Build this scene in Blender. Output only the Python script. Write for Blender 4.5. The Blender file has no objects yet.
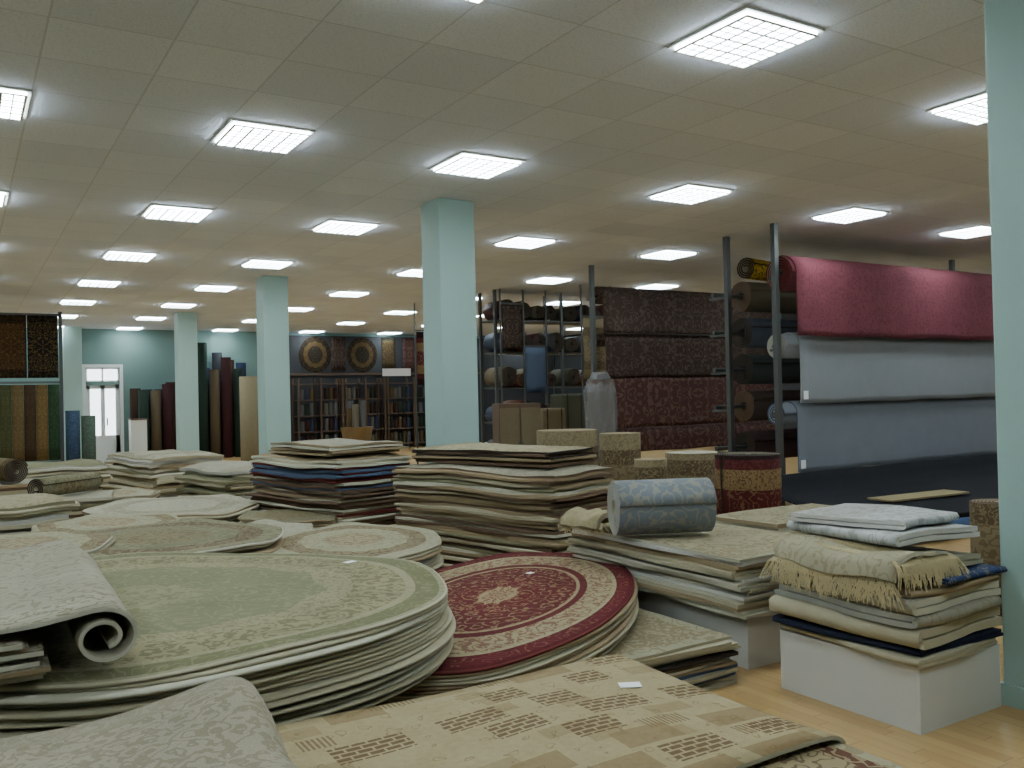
import bpy, math, random
from mathutils import Vector, Matrix
random.seed(7)
C = bpy.context.scene.collection
PI = math.pi
F = 890.0; CAMH = 1.5; HC = 3.44
yaw = math.radians(31.8); pitch = 11/890.0; roll_ = 0.023
fw0 = Vector((math.sin(yaw), math.cos(yaw), 0)); R0 = Vector((math.cos(yaw), -math.sin(yaw), 0)); Zu = Vector((0,0,1))
FWD = (fw0*math.cos(pitch) + Zu*math.sin(pitch)).normalized()
U0 = (Zu*math.cos(pitch) - fw0*math.sin(pitch)).normalized()
CR = R0*math.cos(roll_) - U0*math.sin(roll_)
CU = U0*math.cos(roll_) + R0*math.sin(roll_)
O = Vector((0,0,CAMH))
def P(px, py, z):
    d = FWD + CR*((px-512)/F) + CU*((384-py)/F)
    t = (z-CAMH)/d.z
    return O + d*t
def proj(p):
    d = Vector(p)-O; zz = d.dot(FWD)
    return 512+F*d.dot(CR)/zz, 384-F*d.dot(CU)/zz, zz
def LZ(lat, Z, z=0.0):
    p = fw0*Z + R0*lat
    return Vector((p.x, p.y, z))

# ---------------------------------------------------------------- materials
def rgb(r, g, b):
    f = lambda c: (c/255/12.92) if c/255 <= .04045 else ((c/255+.055)/1.055)**2.4
    return (f(r), f(g), f(b), 1)
class G:
    def __init__(s, name):
        s.mat = bpy.data.materials.new(name); s.mat.use_nodes = True
        s.nt = s.mat.node_tree; s.b = s.nt.nodes['Principled BSDF']
        s.tc = s.nt.nodes.new('ShaderNodeTexCoord')
    def put(s, inp, v):
        if isinstance(v, bpy.types.NodeSocket): s.nt.links.new(v, inp)
        else: inp.default_value = v
    def m(s, op, a, b=0.0):
        n = s.nt.nodes.new('ShaderNodeMath'); n.operation = op
        s.put(n.inputs[0], a); s.put(n.inputs[1], b); return n.outputs[0]
    def mix(s, f, a, b, mode='MIX'):
        n = s.nt.nodes.new('ShaderNodeMix'); n.data_type = 'RGBA'; n.blend_type = mode
        s.put(n.inputs[0], f); s.put(n.inputs[6], a); s.put(n.inputs[7], b); return n.outputs[2]
    def sep(s, which='UV'):
        n = s.nt.nodes.new('ShaderNodeSeparateXYZ'); s.nt.links.new(s.tc.outputs[which], n.inputs[0]); return n.outputs
    def comb(s, x, y, z=0.0):
        n = s.nt.nodes.new('ShaderNodeCombineXYZ'); s.put(n.inputs[0], x); s.put(n.inputs[1], y); s.put(n.inputs[2], z); return n.outputs[0]
    def noise(s, vec, scale, detail=2.0):
        n = s.nt.nodes.new('ShaderNodeTexNoise'); s.put(n.inputs['Vector'], vec); n.inputs['Scale'].default_value = scale; n.inputs['Detail'].default_value = detail
        return n.outputs[0]
    def vor(s, vec, scale):
        n = s.nt.nodes.new('ShaderNodeTexVoronoi'); s.put(n.inputs['Vector'], vec); n.inputs['Scale'].default_value = scale
        return n.outputs[0]
    def white(s, vec):
        n = s.nt.nodes.new('ShaderNodeTexWhiteNoise'); s.put(n.inputs['Vector'], vec); return n.outputs[0]
    def done(s, col, rough=.9, bump=None, bs=.3, bd=.004, metal=0.0):
        s.put(s.b.inputs['Base Color'], col); s.put(s.b.inputs['Roughness'], rough); s.b.inputs['Metallic'].default_value = metal
        if rough == .9 or (isinstance(rough, float) and rough > .85): s.b.inputs['Specular IOR Level'].default_value = .15
        if bump is not None:
            n = s.nt.nodes.new('ShaderNodeBump'); n.inputs['Strength'].default_value = bs; n.inputs['Distance'].default_value = bd
            s.put(n.inputs['Height'], bump); s.nt.links.new(n.outputs[0], s.b.inputs['Normal'])
        return s.mat
_cache = {}
def plain(name, c, rough=.9, var=.12, scale=14.0, metal=0.0, bump=True):
    if name in _cache: return _cache[name]
    g = G(name); v = g.tc.outputs['Object']
    n = g.noise(v, scale, 3.0); n2 = g.noise(v, scale*12, 2.0)
    d = tuple(x*(1-var*2) for x in c[:3])+(1,)
    col = g.mix(g.m('MULTIPLY', g.m('ADD', n, n2), .5), d, tuple(min(1, x*(1+var)) for x in c[:3])+(1,))
    r = g.done(col, rough, n2 if bump else None, .25, .003, metal)
    _cache[name] = r; return r
def rug_mat(name, a, b, kind, bands, heather=.25):
    """bands: list of (normalised radius, ground, motif, scale[, motif density])"""
    if name in _cache: return _cache[name]
    g = G(name); o = g.sep('UV'); x, y = o[0], o[1]
    ax = g.m('ABSOLUTE', x); ay = g.m('ABSOLUTE', y)
    if kind == 'oval':
        r = g.m('SQRT', g.m('ADD', g.m('POWER', g.m('DIVIDE', ax, a), 2.0), g.m('POWER', g.m('DIVIDE', ay, b), 2.0)))
        ang = g.m('ARCTAN2', g.m('DIVIDE', y, b), g.m('DIVIDE', x, a))
    else:
        mn = min(a, b)
        da = g.m('DIVIDE', g.m('SUBTRACT', a, ax), mn); db = g.m('DIVIDE', g.m('SUBTRACT', b, ay), mn)
        r = g.m('SUBTRACT', 1.0, g.m('MINIMUM', da, db))
        ang = None
    vec = g.comb(ax, ay, 3.7)
    col = None
    for i, bd in enumerate(bands):
        r0, ground, motif, sc = bd[:4]; dens = bd[4] if len(bd) > 4 else .42
        n = g.noise(vec, sc*.6, 2.5)
        sw = g.m('LESS_THAN', g.m('ABSOLUTE', g.m('SINE', g.m('MULTIPLY', n, 24.0))), dens)
        fl = g.m('LESS_THAN', g.vor(vec, sc*1.1), dens*.6)
        mk = g.m('MULTIPLY', g.m('MAXIMUM', sw, fl), .72)
        c = g.mix(mk, ground, motif)
        if i == 0: col = c
        else:
            rr = r if i > 2 or ang is None else g.m('ADD', r, g.m('MULTIPLY', g.m('ABSOLUTE', g.m('SINE', g.m('MULTIPLY', ang, 6.0))), .035))
            col = g.mix(g.m('GREATER_THAN', rr, r0), col, c)
    f = g.noise(g.comb(x, y, 0.0), 260.0, 2.0)
    f2 = g.noise(g.comb(x, y, 1.0), 4.0, 3.0)
    col = g.mix(heather, col, g.mix(1.0, col, g.comb(f, f, f), 'MULTIPLY'))
    col = g.mix(.3, col, g.mix(1.0, col, g.comb(f2, f2, f2), 'MULTIPLY'))
    r_ = g.done(col, .9, f, .4, .004); _cache[name] = r_; return r_

BEIGE = rgb(172,164,138); CREAM = rgb(188,184,164); TAN = rgb(148,130,102); BROWN = rgb(98,78,62); DRED = rgb(100,34,36); OLIVE = rgb(120,116,90)
NAVY = rgb(36,40,56); BLUE = rgb(78,90,112); GREYB = rgb(162,161,152); PURP = rgb(82,30,50)
E = {k: plain('edge_'+k, c) for k, c in dict(beige=BEIGE, cream=CREAM, tan=TAN, brown=BROWN, red=rgb(104,50,46), olive=OLIVE, navy=NAVY, blue=BLUE, dark=rgb(58,50,42), grey=GREYB, purple=PURP, white=rgb(206,204,196)).items()}
backing = plain('rug_backing', rgb(166,159,138))

g = G('ceiling_tiles'); o = g.sep('Object'); x, y = o[0], o[1]
ux = g.m('DIVIDE', g.m('ADD', x, 12.2), .6); uy = g.m('DIVIDE', g.m('ADD', y, 11.85), .6)
fx = g.m('FRACT', ux); fy = g.m('FRACT', uy)
ln = g.m('MAXIMUM', g.m('MAXIMUM', g.m('LESS_THAN', fx, .009), g.m('GREATER_THAN', fx, .991)), g.m('MAXIMUM', g.m('LESS_THAN', fy, .009), g.m('GREATER_THAN', fy, .991)))
cell = g.white(g.comb(g.m('FLOOR', ux), g.m('FLOOR', uy), 0.0))
base = g.mix(cell, rgb(212,220,236), rgb(224,231,244))
sp = g.noise(g.tc.outputs['Object'], 70.0, 4.0); sp2 = g.noise(g.tc.outputs['Object'], 1.3, 3.0)
base = g.mix(g.m('MULTIPLY', g.m('GREATER_THAN', sp, .56), .18), base, rgb(150,152,154))
base = g.mix(g.m('MULTIPLY', sp2, .2), base, rgb(192,196,200))
M_ceiling = g.done(g.mix(g.m('MULTIPLY', ln, .38), base, rgb(150,152,154)), .9, sp, .4, .004)
g = G('parquet'); o = g.sep('Object'); x, y = o[0], o[1]
row = g.m('FLOOR', g.m('DIVIDE', x, .07)); off = g.m('MULTIPLY', g.white(g.comb(row, 0.0, 0.0)), .5)
yy = g.m('DIVIDE', g.m('ADD', y, off), .5); cell = g.white(g.comb(row, g.m('FLOOR', yy), 2.0))
gap = g.m('MAXIMUM', g.m('LESS_THAN', g.m('FRACT', g.m('DIVIDE', x, .07)), .03), g.m('LESS_THAN', g.m('FRACT', yy), .008))
gr = g.noise(g.comb(g.m('MULTIPLY', x, 22.0), g.m('MULTIPLY', y, 1.6), cell), 3.0, 4.0)
c = g.mix(cell, rgb(172,138,88), rgb(192,162,110)); c = g.mix(g.m('MULTIPLY', gr, .5), c, rgb(146,110,64))
M_floor = g.done(g.mix(g.m('MULTIPLY', gap, .6), c, rgb(90,64,36)), .34)
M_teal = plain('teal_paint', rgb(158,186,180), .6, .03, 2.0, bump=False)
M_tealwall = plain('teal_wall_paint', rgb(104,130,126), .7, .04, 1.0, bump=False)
M_dark = plain('dark_display_wall', rgb(44,46,50), .8, .15, 1.5)
M_white = plain('white_melamine', rgb(200,199,192), .45, .03, 3.0, bump=False)
M_steel = plain('grey_steel', rgb(74,76,75), .45, .1, 9.0, .3, bump=False)
M_frame = plain('white_enamel', rgb(220,222,220), .4, .02, 3.0, bump=False)
M_wood = plain('brown_wood', rgb(86,64,46), .5, .2, 5.0, bump=False)
M_paper = plain('white_paper', rgb(238,238,240), .6, .02, 3.0, bump=False)
def emis(name, col, st):
    g = G(name); g.b.inputs['Emission Color'].default_value = col; g.b.inputs['Emission Strength'].default_value = st
    return g.done((.9,.9,.9,1), .5)
M_lamp = emis('lamp_diffuser', (.80,.94,1,1), 38.0)
M_day = emis('daylight_glass', (.85,.95,1,1), 4.0)

# ---------------------------------------------------------------- geometry helpers
def link(name, verts, faces, mats, parent=None, fm=None, uvs=None, smooth=False, loc=(0,0,0), rot=(0,0,0)):
    me = bpy.data.meshes.new(name); me.from_pydata([tuple(v) for v in verts], [], faces)
    if not isinstance(mats, (list, tuple)): mats = [mats]
    for m in mats: me.materials.append(m)
    if fm: me.polygons.foreach_set('material_index', fm)
    if uvs is not None:
        ul = me.uv_layers.new(name='UVMap')
        for l in me.loops: ul.data[l.index].uv = uvs[l.vertex_index]
    if smooth: me.polygons.foreach_set('use_smooth', [True]*len(me.polygons))
    me.update()
    ob = bpy.data.objects.new(name, me); C.objects.link(ob); ob.location = loc; ob.rotation_euler = rot
    if parent: ob.parent = parent
    return ob
class MB:
    def __init__(s): s.v = []; s.f = []
    def box(s, x0, x1, y0, y1, z0, z1):
        n = len(s.v)
        s.v += [(x0,y0,z0),(x1,y0,z0),(x1,y1,z0),(x0,y1,z0),(x0,y0,z1),(x1,y0,z1),(x1,y1,z1),(x0,y1,z1)]
        s.f += [tuple(n+i for i in q) for q in [(3,2,1,0),(4,5,6,7),(0,1,5,4),(1,2,6,5),(2,3,7,6),(3,0,4,7)]]; return s
    def cyl(s, x, y, z0, z1, r, n=16, r2=None, axis='z'):
        r2 = r if r2 is None else r2; b = len(s.v)
        for (zz, rr) in ((z0, r), (z1, r2)):
            for i in range(n):
                a = 2*PI*i/n; p = (x+rr*math.cos(a), y+rr*math.sin(a), zz)
                if axis == 'x': p = (zz, x+rr*math.cos(a), y+rr*math.sin(a))
                s.v.append(p)
        for i in range(n): s.f.append((b+i, b+(i+1)%n, b+n+(i+1)%n, b+n+i))
        s.f.append(tuple(b+i for i in range(n))[::-1]); s.f.append(tuple(b+n+i for i in range(n))); return s
    def frame(s, x0, x1, y0, y1, w, z0, z1):
        b = len(s.v)
        for z in (z0, z1):
            s.v += [(x0,y0,z),(x1,y0,z),(x1,y1,z),(x0,y1,z),(x0+w,y0+w,z),(x1-w,y0+w,z),(x1-w,y1-w,z),(x0+w,y1-w,z)]
        for i in range(4):
            j = (i+1) % 4
            s.f += [(b+i,b+j,b+8+j,b+8+i), (b+4+j,b+4+i,b+12+i,b+12+j), (b+8+i,b+8+j,b+12+j,b+12+i), (b+j,b+i,b+4+i,b+4+j)]
        return s
    def build(s, name, mat, parent=None, bevel=0.0, **k):
        o = link(name, s.v, s.f, mat, parent, **k)
        if bevel:
            m = o.modifiers.new('bevel', 'BEVEL'); m.width = bevel; m.segments = 2; m.limit_method = 'ANGLE'
        return o
def bx(name, mat, parent, *b, **k): return MB().box(*b).build(name, mat, parent, **k)
def tag(o, label, cat, group=None, kind=None):
    o['label'] = label; o['category'] = cat
    if group: o['group'] = group
    if kind: o['kind'] = kind
    return o
def thing(name, label, cat, loc=(0,0,0), rz=0, group=None):
    o = bpy.data.objects.new(name, None); C.objects.link(o); o.location = loc; o.rotation_euler = (0,0,rz); o.empty_display_size = .1
    return tag(o, label, cat, group)
def struct(name, mb, mat):
    o = mb.build(name, mat); o['kind'] = 'structure'; return o
def dup(root, loc, label=None, rz=None):
    r = root.copy(); C.objects.link(r); r.location = loc
    if rz is not None: r.rotation_euler[2] = rz
    if label: r['label'] = label
    for ch in list(root.children):
        c = ch.copy(); C.objects.link(c); c.parent = r
    return r
def cat_rom(pts, n=6):
    out = []; p = [pts[0]]+list(pts)+[pts[-1]]
    for i in range(1, len(p)-2):
        for k in range(n):
            t = k/n; a, b, c, d = p[i-1], p[i], p[i+1], p[i+2]
            out.append(tuple(.5*((2*b[j])+(-a[j]+c[j])*t+(2*a[j]-5*b[j]+4*c[j]-d[j])*t*t+(-a[j]+3*b[j]-3*c[j]+d[j])*t**3) for j in (0,1)))
    out.append(tuple(pts[-1])); return out
def ribbon(name, path, t, y0, y1, ny, mats, parent=None, dz=None, loc=(0,0,0), rz=0, rot=None, jag=0.0, smooth=True, warp=0.0):
    n = len(path); nor = []; arc = [0]
    for i in range(n):
        a = path[max(0,i-1)]; b = path[min(n-1,i+1)]; dx, dzz = b[0]-a[0], b[1]-a[1]; l = math.hypot(dx, dzz) or 1
        nor.append((-dzz/l, dx/l))
        if i: arc.append(arc[-1]+math.hypot(path[i][0]-path[i-1][0], path[i][1]-path[i-1][1]))
    L = arc[-1]; V = []; UV = []; FA = []; FM = []
    ja = [random.uniform(-jag, jag) for _ in range(n)]; jb = [random.uniform(-jag, jag) for _ in range(n)]
    p1, p2, k1, k2 = random.uniform(0,6), random.uniform(0,6), random.uniform(3,7), random.uniform(3,7)
    W = n*2
    for j in range(ny+1):
        f = j/ny
        for i in range(n):
            yy = (y0+ja[i])*(1-f)+(y1+jb[i])*f
            for s in (.5, -.5):
                x = path[i][0]+nor[i][0]*t*s; z = path[i][1]+nor[i][1]*t*s
                if dz: z += dz(x, yy)
                V.append((x+warp*math.sin(k1*yy+p1), yy+warp*math.sin(k2*x+p2), z)); UV.append((arc[i]-L/2, yy-(y0+y1)/2))
    id_ = lambda j, i, k: j*W+i*2+k
    for j in range(ny):
        for i in range(n-1):
            FA.append((id_(j,i,0), id_(j,i+1,0), id_(j+1,i+1,0), id_(j+1,i,0))); FM.append(0)
            FA.append((id_(j,i,1), id_(j+1,i,1), id_(j+1,i+1,1), id_(j,i+1,1))); FM.append(1)
        FA.append((id_(j,0,0), id_(j+1,0,0), id_(j+1,0,1), id_(j,0,1))); FM.append(2)
        FA.append((id_(j,n-1,0), id_(j,n-1,1), id_(j+1,n-1,1), id_(j+1,n-1,0))); FM.append(2)
    for i in range(n-1):
        FA.append((id_(0,i,0), id_(0,i,1), id_(0,i+1,1), id_(0,i+1,0))); FM.append(2)
        FA.append((id_(ny,i,0), id_(ny,i+1,0), id_(ny,i+1,1), id_(ny,i,1))); FM.append(2)
    o = link(name, V, FA, mats, parent, FM, UV, False, loc, rot or (0,0,rz))
    if smooth:
        o.data.polygons.foreach_set('use_smooth', [m != 2 for m in FM])
    return o
def line(x0, x1, z=0, n=10): return [(x0+(x1-x0)*i/n, z) for i in range(n+1)]
def rect_rug(cx, cy, w, d, rot, z, t, top, edge, amp=0.0, ph=0.0, folded=0, name='rug', n=12, sag=0.0, warp=.004):
    """folded 0 flat, 1 fold at local -x, 2 fold at local -y"""
    if folded == 2: rot2 = rot+PI/2; w, d = d, w
    else: rot2 = rot
    c2, s2 = math.cos(rot2), math.sin(rot2)
    def dz(x, y):
        X = cx+x*c2-y*s2; Y = cy+x*s2+y*c2
        e = max(abs(x)/(w/2), abs(y)/(d/2))
        return amp*.5*(1+.7*math.sin(4.3*X+ph)*math.cos(3.7*Y+ph*1.7)+.3*math.sin(11*X+ph)*math.cos(9*Y-ph))-sag*min(1.2, e)**5
    D = dz if (amp or sag) else None
    if folded:
        s = t*.44; r = (t-s)/2
        w2 = w/2*random.uniform(.93, 1)
        path = [(w/2-(w-2*r)*i/n, s/2) for i in range(n)]+[(-w/2+r+0, s/2)]
        path += [(-w/2+r-r*math.sin(a), s/2+r-r*math.cos(a)) for a in [PI*k/6 for k in range(1,6)]]
        path += [(-w/2+r+(w2+w/2-r)*i/n, t-s/2) for i in range(n+1)]
        return ribbon(name, path, s, -d/2, d/2, 12, [top, edge, edge], None, D, (cx, cy, z), rot2, jag=.004, warp=warp)
    return ribbon(name, [(p[0], t/2) for p in line(-w/2, w/2, 0, n)], t, -d/2, d/2, n, [top, backing, edge], None, D, (cx, cy, z), rot, jag=.003, smooth=False, warp=warp)
def oval_rug(cx, cy, a, b, rot, z, t, top, edge, amp=0.0, ph=0.0, name='oval_rug', n=88, flut=0.0):
    ca, sa = math.cos(rot), math.sin(rot)
    w1, w2 = random.uniform(0,6), random.uniform(0,6)
    def pt(r, th, zz):
        q = 1+(.008*math.sin(3*th+w1)+.004*math.sin(7*th+w2) if r > .9 else 0)
        x = a*r*q*math.cos(th); y = b*r*q*math.sin(th); X = cx+x*ca-y*sa; Y = cy+x*sa+y*ca
        tw = th+rot
        return (x, y, zz+amp*.5*(1+math.sin(3.1*X+ph)*math.cos(2.9*Y+ph*1.3))+flut*r**5*(.6*math.sin(5*tw+ph)+.22*math.sin(9*tw+2*ph)-.15))
    V = [pt(0,0,t)]; UV = [(0,0)]; FA = []; FM = []
    rings = [(.2,t),(.4,t),(.6,t),(.75,t),(.86,t),(.94,t),(.993,t*.97),(1.0,t*.8),(1.003,t*.4),(.998,0.0)]
    for (r, zz) in rings:
        for i in range(n):
            th = 2*PI*i/n; V.append(pt(r, th, zz)); UV.append((a*min(r,.999)*math.cos(th), b*min(r,.999)*math.sin(th)))
    for i in range(n): FA.append((0, 1+i, 1+(i+1)%n)); FM.append(0)
    for k in range(len(rings)-1):
        for i in range(n):
            q = 1+k*n; FA.append((q+i, q+n+i, q+n+(i+1)%n, q+(i+1)%n)); FM.append(0 if k <= 5 else 1)
    q = 1+(len(rings)-1)*n; q2 = len(V)
    for i in range(n):
        th = 2*PI*i/n; V.append(pt(.6, th, 0)); UV.append((0,0))
    V.append(pt(0,0,0)); UV.append((0,0)); c0 = len(V)-1
    for i in range(n):
        FA.append((q+i, q2+i, q2+(i+1)%n, q+(i+1)%n)); FM.append(1)
        FA.append((q2+i, c0, q2+(i+1)%n)); FM.append(1)
    return link(name, V, FA, [top, edge], None, FM, UV, True, (cx, cy, z), (0,0,rot))
def stack(shape, cx, cy, w, d, rot, z0, n, t, top, edges, what, top_label, group, amp=.02, jit=.03, folded=0, grow=0.0, cat='rug', ph=None, sag=.0, vary=.02, gap=.0015):
    z = z0; ph = random.uniform(0, 6) if ph is None else ph
    for i in range(n):
        last = i == n-1
        tt = t*(1 if last else random.uniform(.8, 1.2)); A = amp*i/max(1, n-1); S = sag*i/max(1, n-1)
        k = 0 if last else jit
        X = cx+random.uniform(-k, k); Y = cy+random.uniform(-k, k); ro = rot+random.uniform(-k, k)*.6
        gs = 1+grow*(n-1-i)/n+(0 if last else random.uniform(-vary, vary))
        e = edges[i % len(edges)] if isinstance(edges, tuple) else random.choice(edges)
        tm = top if last else E[e]
        if shape == 'oval': o = oval_rug(X, Y, w/2*gs, d/2*gs, ro, z, tt, tm, E[e], A, ph, flut=S)
        else:
            fo = folded if folded < 3 else random.choice([0,0,1,2])
            fo = fo if not last or folded in (1,2) else 0
            o = rect_rug(X, Y, w*gs, d*gs, ro, z, tt, tm, E[e], A, ph, fo, name='folded_rug' if fo else 'rug', sag=S, warp=.006 if last else .014)
        if last: tag(o, top_label, cat)
        else: tag(o, what, cat, group)
        z += tt+max(gap, sag/max(1, n-1)+.0005 if sag else gap)
    return z
def plinth(x0, x1, y0, y1, h, label, rot=0, name='plinth'):
    cx, cy = (x0+x1)/2, (y0+y1)/2; w, d = x1-x0, y1-y0; b = .018
    r = thing(name, label, 'plinth', (cx, cy, 0), rot)
    bx('front_panel', M_white, r, -w/2, w/2, -d/2, -d/2+b, 0, h-b)
    bx('back_panel', M_white, r, -w/2, w/2, d/2-b, d/2, 0, h-b)
    bx('side_panel', M_white, r, -w/2, -w/2+b, -d/2+b+.001, d/2-b-.001, 0, h-b)
    bx('side_panel', M_white, r, w/2-b, w/2, -d/2+b+.001, d/2-b-.001, 0, h-b)
    bx('top_panel', M_white, r, -w/2, w/2, -d/2, d/2, h-b+.0005, h)
    return r
def spiral(R, core=.03, pitch=.022, seg=18, end=0.0):
    turns = (R-core)/pitch; n = int(turns*seg); out = []
    for i in range(n+1):
        a = end+2*PI*turns*(1-i/n)
        r = core+(R-core)*i/n
        out.append((r*math.cos(a), r*math.sin(a)))
    return out
def rug_roll(name, R, L, mats, core=.03, pitch=.022, parent=None, loc=(0,0,0), rot=(0,0,0), end=.4, flat=1.0, ny=1):
    p = [(x, z*flat) for x, z in spiral(R, core, pitch, 18, end)]
    return ribbon(name, p, pitch*.72, -L/2, L/2, ny, mats, parent, None, loc, 0, rot)
def fringe(parent, x0, x1, y, n, length, mat, drop=.6, axis='x', mess=.012):
    V = []; FA = []
    for i in range(n):
        a = x0+(x1-x0)*(i+.5)/n+random.uniform(-.006,.006); w = .0024; l = length*random.uniform(.6,1.15); sk = random.uniform(-mess,mess); k = len(V)
        dr_ = drop*random.uniform(.8,1.1)
        pts = [(0,0),(l*.45,-l*dr_*.2),(l*.7,-l*dr_*.6),(l*.8,-l*dr_)]
        for j, (q, zz) in enumerate(pts):
            for s in (-1,1):
                if axis == 'x': V.append((a+s*w+sk*j/2, y-q, zz+.004))
                else: V.append((y-q*.3, a+s*w+sk*j/2, zz+.004))
        for j in range(3): FA.append((k+j*2, k+j*2+1, k+j*2+3, k+j*2+2))
    return link('fringe', V, FA, mat, parent)

# ---------------------------------------------------------------- room
XL, XR, YB, YF = -3.5, 17.2, -2.5, 25.0
struct('floor', MB().box(XL, XR, YB, YF, -.1, 0), M_floor)
struct('ceiling', MB().box(XL, XR, YB, YF, HC, HC+.1), M_ceiling)
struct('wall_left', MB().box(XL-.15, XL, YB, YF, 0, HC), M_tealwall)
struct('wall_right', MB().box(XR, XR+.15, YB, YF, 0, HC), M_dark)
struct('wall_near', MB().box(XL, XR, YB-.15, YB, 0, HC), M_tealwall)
DX0, DX1, DZ = 2.72, 3.52, 2.0; TZ0, TZ1 = 2.08, 2.45
wf = MB()
for b in [(XL, DX0, 0, HC), (DX1, XR, 0, HC), (DX0, DX1, DZ, TZ0), (DX0, DX1, TZ1, HC)]: wf.box(b[0], b[1], YF, YF+.2, b[2], b[3])
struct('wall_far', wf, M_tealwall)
w = struct('window_1', MB().box(DX0+.04, DX1-.04, YF+.1, YF+.11, TZ0+.04, TZ1-.04), M_day)
MB().box(DX0, DX1, YF+.06, YF+.14, TZ0, TZ0+.04).box(DX0, DX1, YF+.06, YF+.14, TZ1-.04, TZ1).box(DX0, DX0+.04, YF+.06, YF+.14, TZ0, TZ1).box(DX1-.04, DX1, YF+.06, YF+.14, TZ0, TZ1).box(3.1, 3.14, YF+.06, YF+.14, TZ0, TZ1).build('window_frame', M_frame, w)
d = struct('door_1', MB().box(DX0, DX0+.1, YF+.06, YF+.12, 0, DZ).box(DX1-.1, DX1, YF+.06, YF+.12, 0, DZ).box(DX0, DX1, YF+.06, YF+.12, DZ-.1, DZ).box(DX0, DX1, YF+.06, YF+.12, 0, .7).box(3.07, 3.17, YF+.06, YF+.12, .7, DZ), M_frame)
bx('door_glass', M_day, d, DX0+.1, DX1-.1, YF+.085, YF+.095, .7, DZ-.1)
bx('door_handle', M_steel, d, 3.2, 3.23, YF+.02, YF+.06, .95, 1.15)
struct('trim_1', MB().box(DX0-.08, DX0, YF-.02, YF+.02, 0, TZ1+.08).box(DX1, DX1+.08, YF-.02, YF+.02, 0, TZ1+.08).box(DX0, DX1, YF-.02, YF+.02, TZ1, TZ1+.08), M_frame)
struct('baseboard_far', MB().box(XL, DX0-.08, YF-.02, YF, 0, .1).box(DX1+.08, XR, YF-.02, YF, 0, .1), M_wood)
def column(x, y, label, w=.4):
    r = thing('column', label, 'column', (x, y, 0))
    MB().box(-w/2, w/2, -w/2, w/2, 0, HC-.001).build('shaft', M_teal, r, bevel=.012)
    k = w/2+.012
    MB().frame(-k, k, -k, k, .0115, 0, .1).build('skirting', M_teal, r)
column(4.335, 2.165, 'pale teal square column at the right edge beside the white plinth')
column(4.18, 7.9, 'large pale teal square column behind the tall stacks in the centre')
column(4.2, 13.9, 'pale teal square column beside the standing beige roll')
column(4.17, 20.1, 'pale teal square column standing before the dark rolls at the far wall')
column(2.37, 24.6, 'narrow pale teal column left of the bright far door', .42)

# ---------------------------------------------------------------- ceiling lights
proto = None
xs = [-1.7, .1, 1.9, 3.7, 6.1, 8.5, 10.9, 13.3, 15.7]; ys = [.45+3*k for k in range(9)]
ords = ['first','second','third','fourth','fifth','sixth','seventh','eighth','ninth']
for r_i, yy in enumerate(ys):
    vis = []
    for xx in xs:
        a, b, zz = proj((xx, yy, HC))
        vis.append(zz > 0 and -30 < a < 1000 and -60 < b < 768)
    cnt = 0
    for xx, v in zip(xs, vis):
        if v:
            lab = 'square louvred ceiling light, %s from left in the %s row from the camera' % (ords[cnt], ords[r_i-1] if r_i else 'closest'); cnt += 1; grp = 'square ceiling lights'
        else:
            lab = 'square louvred ceiling light outside the view'; grp = 'ceiling lights outside the view'
        if proto is None:
            proto = thing('ceiling_light', lab, 'ceiling light', (xx, yy, HC), 0, grp)
            MB().frame(-.297, .297, -.297, .297, .022, -.014, -.0005).build('frame', M_frame, proto)
            bx('diffuser', M_lamp, proto, -.268, .268, -.268, .268, -.032, -.001)  # drop below the frame added so the glowing sides brighten the ceiling
            lv = MB()
            for i in range(0, 9):
                q = -.268+.536*i/8
                k = .008 if i % 2 == 0 else .004
                lv.box(q-k, q+k, -.272, .272, -.039, -.033)
                lv.box(-.272, .272, q-k, q+k, -.0385, -.0325)
            lv.build('louvre', M_frame, proto)
        else:
            o = dup(proto, (xx, yy, HC), lab); o['group'] = grp

# ---------------------------------------------------------------- rug patterns
m_green = rug_mat('green_oval_pattern', 1.33, 1.12, 'oval', [(0, rgb(152,148,114), rgb(126,122,88), 14), (.24, rgb(132,130,98), rgb(152,148,114), 12, .36), (.62, rgb(160,153,120), rgb(130,120,88), 20), (.70, rgb(156,148,114), rgb(112,104,72), 15, .5), (.87, rgb(164,157,126), rgb(152,146,112), 18), (.90, rgb(122,120,86), rgb(146,142,106), 13, .3), (.975, rgb(160,156,126), rgb(144,140,108), 10)])
m_red = rug_mat('red_oval_pattern', 1.38, .72, 'oval', [(0, rgb(168,148,112), rgb(112,46,44), 18, .5), (.17, rgb(102,36,38), rgb(156,126,90), 14, .4), (.33, rgb(98,38,38), rgb(154,128,94), 11, .34), (.56, rgb(164,148,114), rgb(146,110,82), 16, .3), (.585, rgb(94,32,34), rgb(120,58,50), 16, .2), (.64, rgb(164,150,116), rgb(118,66,56), 15, .5), (.83, rgb(168,155,122), rgb(146,128,98), 16, .3), (.86, rgb(96,30,34), rgb(136,92,70), 13, .22), (.96, rgb(88,26,30), rgb(94,32,34), 9)])
m_beige_o = rug_mat('beige_oval_pattern', .55, .76, 'oval', [(0, rgb(162,151,120), rgb(132,98,76), 12), (.4, rgb(168,162,134), rgb(144,136,104), 9), (.7, rgb(146,133,102), rgb(108,80,62), 14), (.9, rgb(170,164,138), rgb(154,146,118), 9)])
m_brown_o = rug_mat('brown_oval_pattern', .74, .8, 'oval', [(0, rgb(136,125,94), rgb(104,90,66), 12), (.45, rgb(122,118,92), rgb(148,139,110), 9), (.68, rgb(108,92,70), rgb(146,133,102), 14), (.86, rgb(142,136,108), rgb(112,106,80), 9)])
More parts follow.
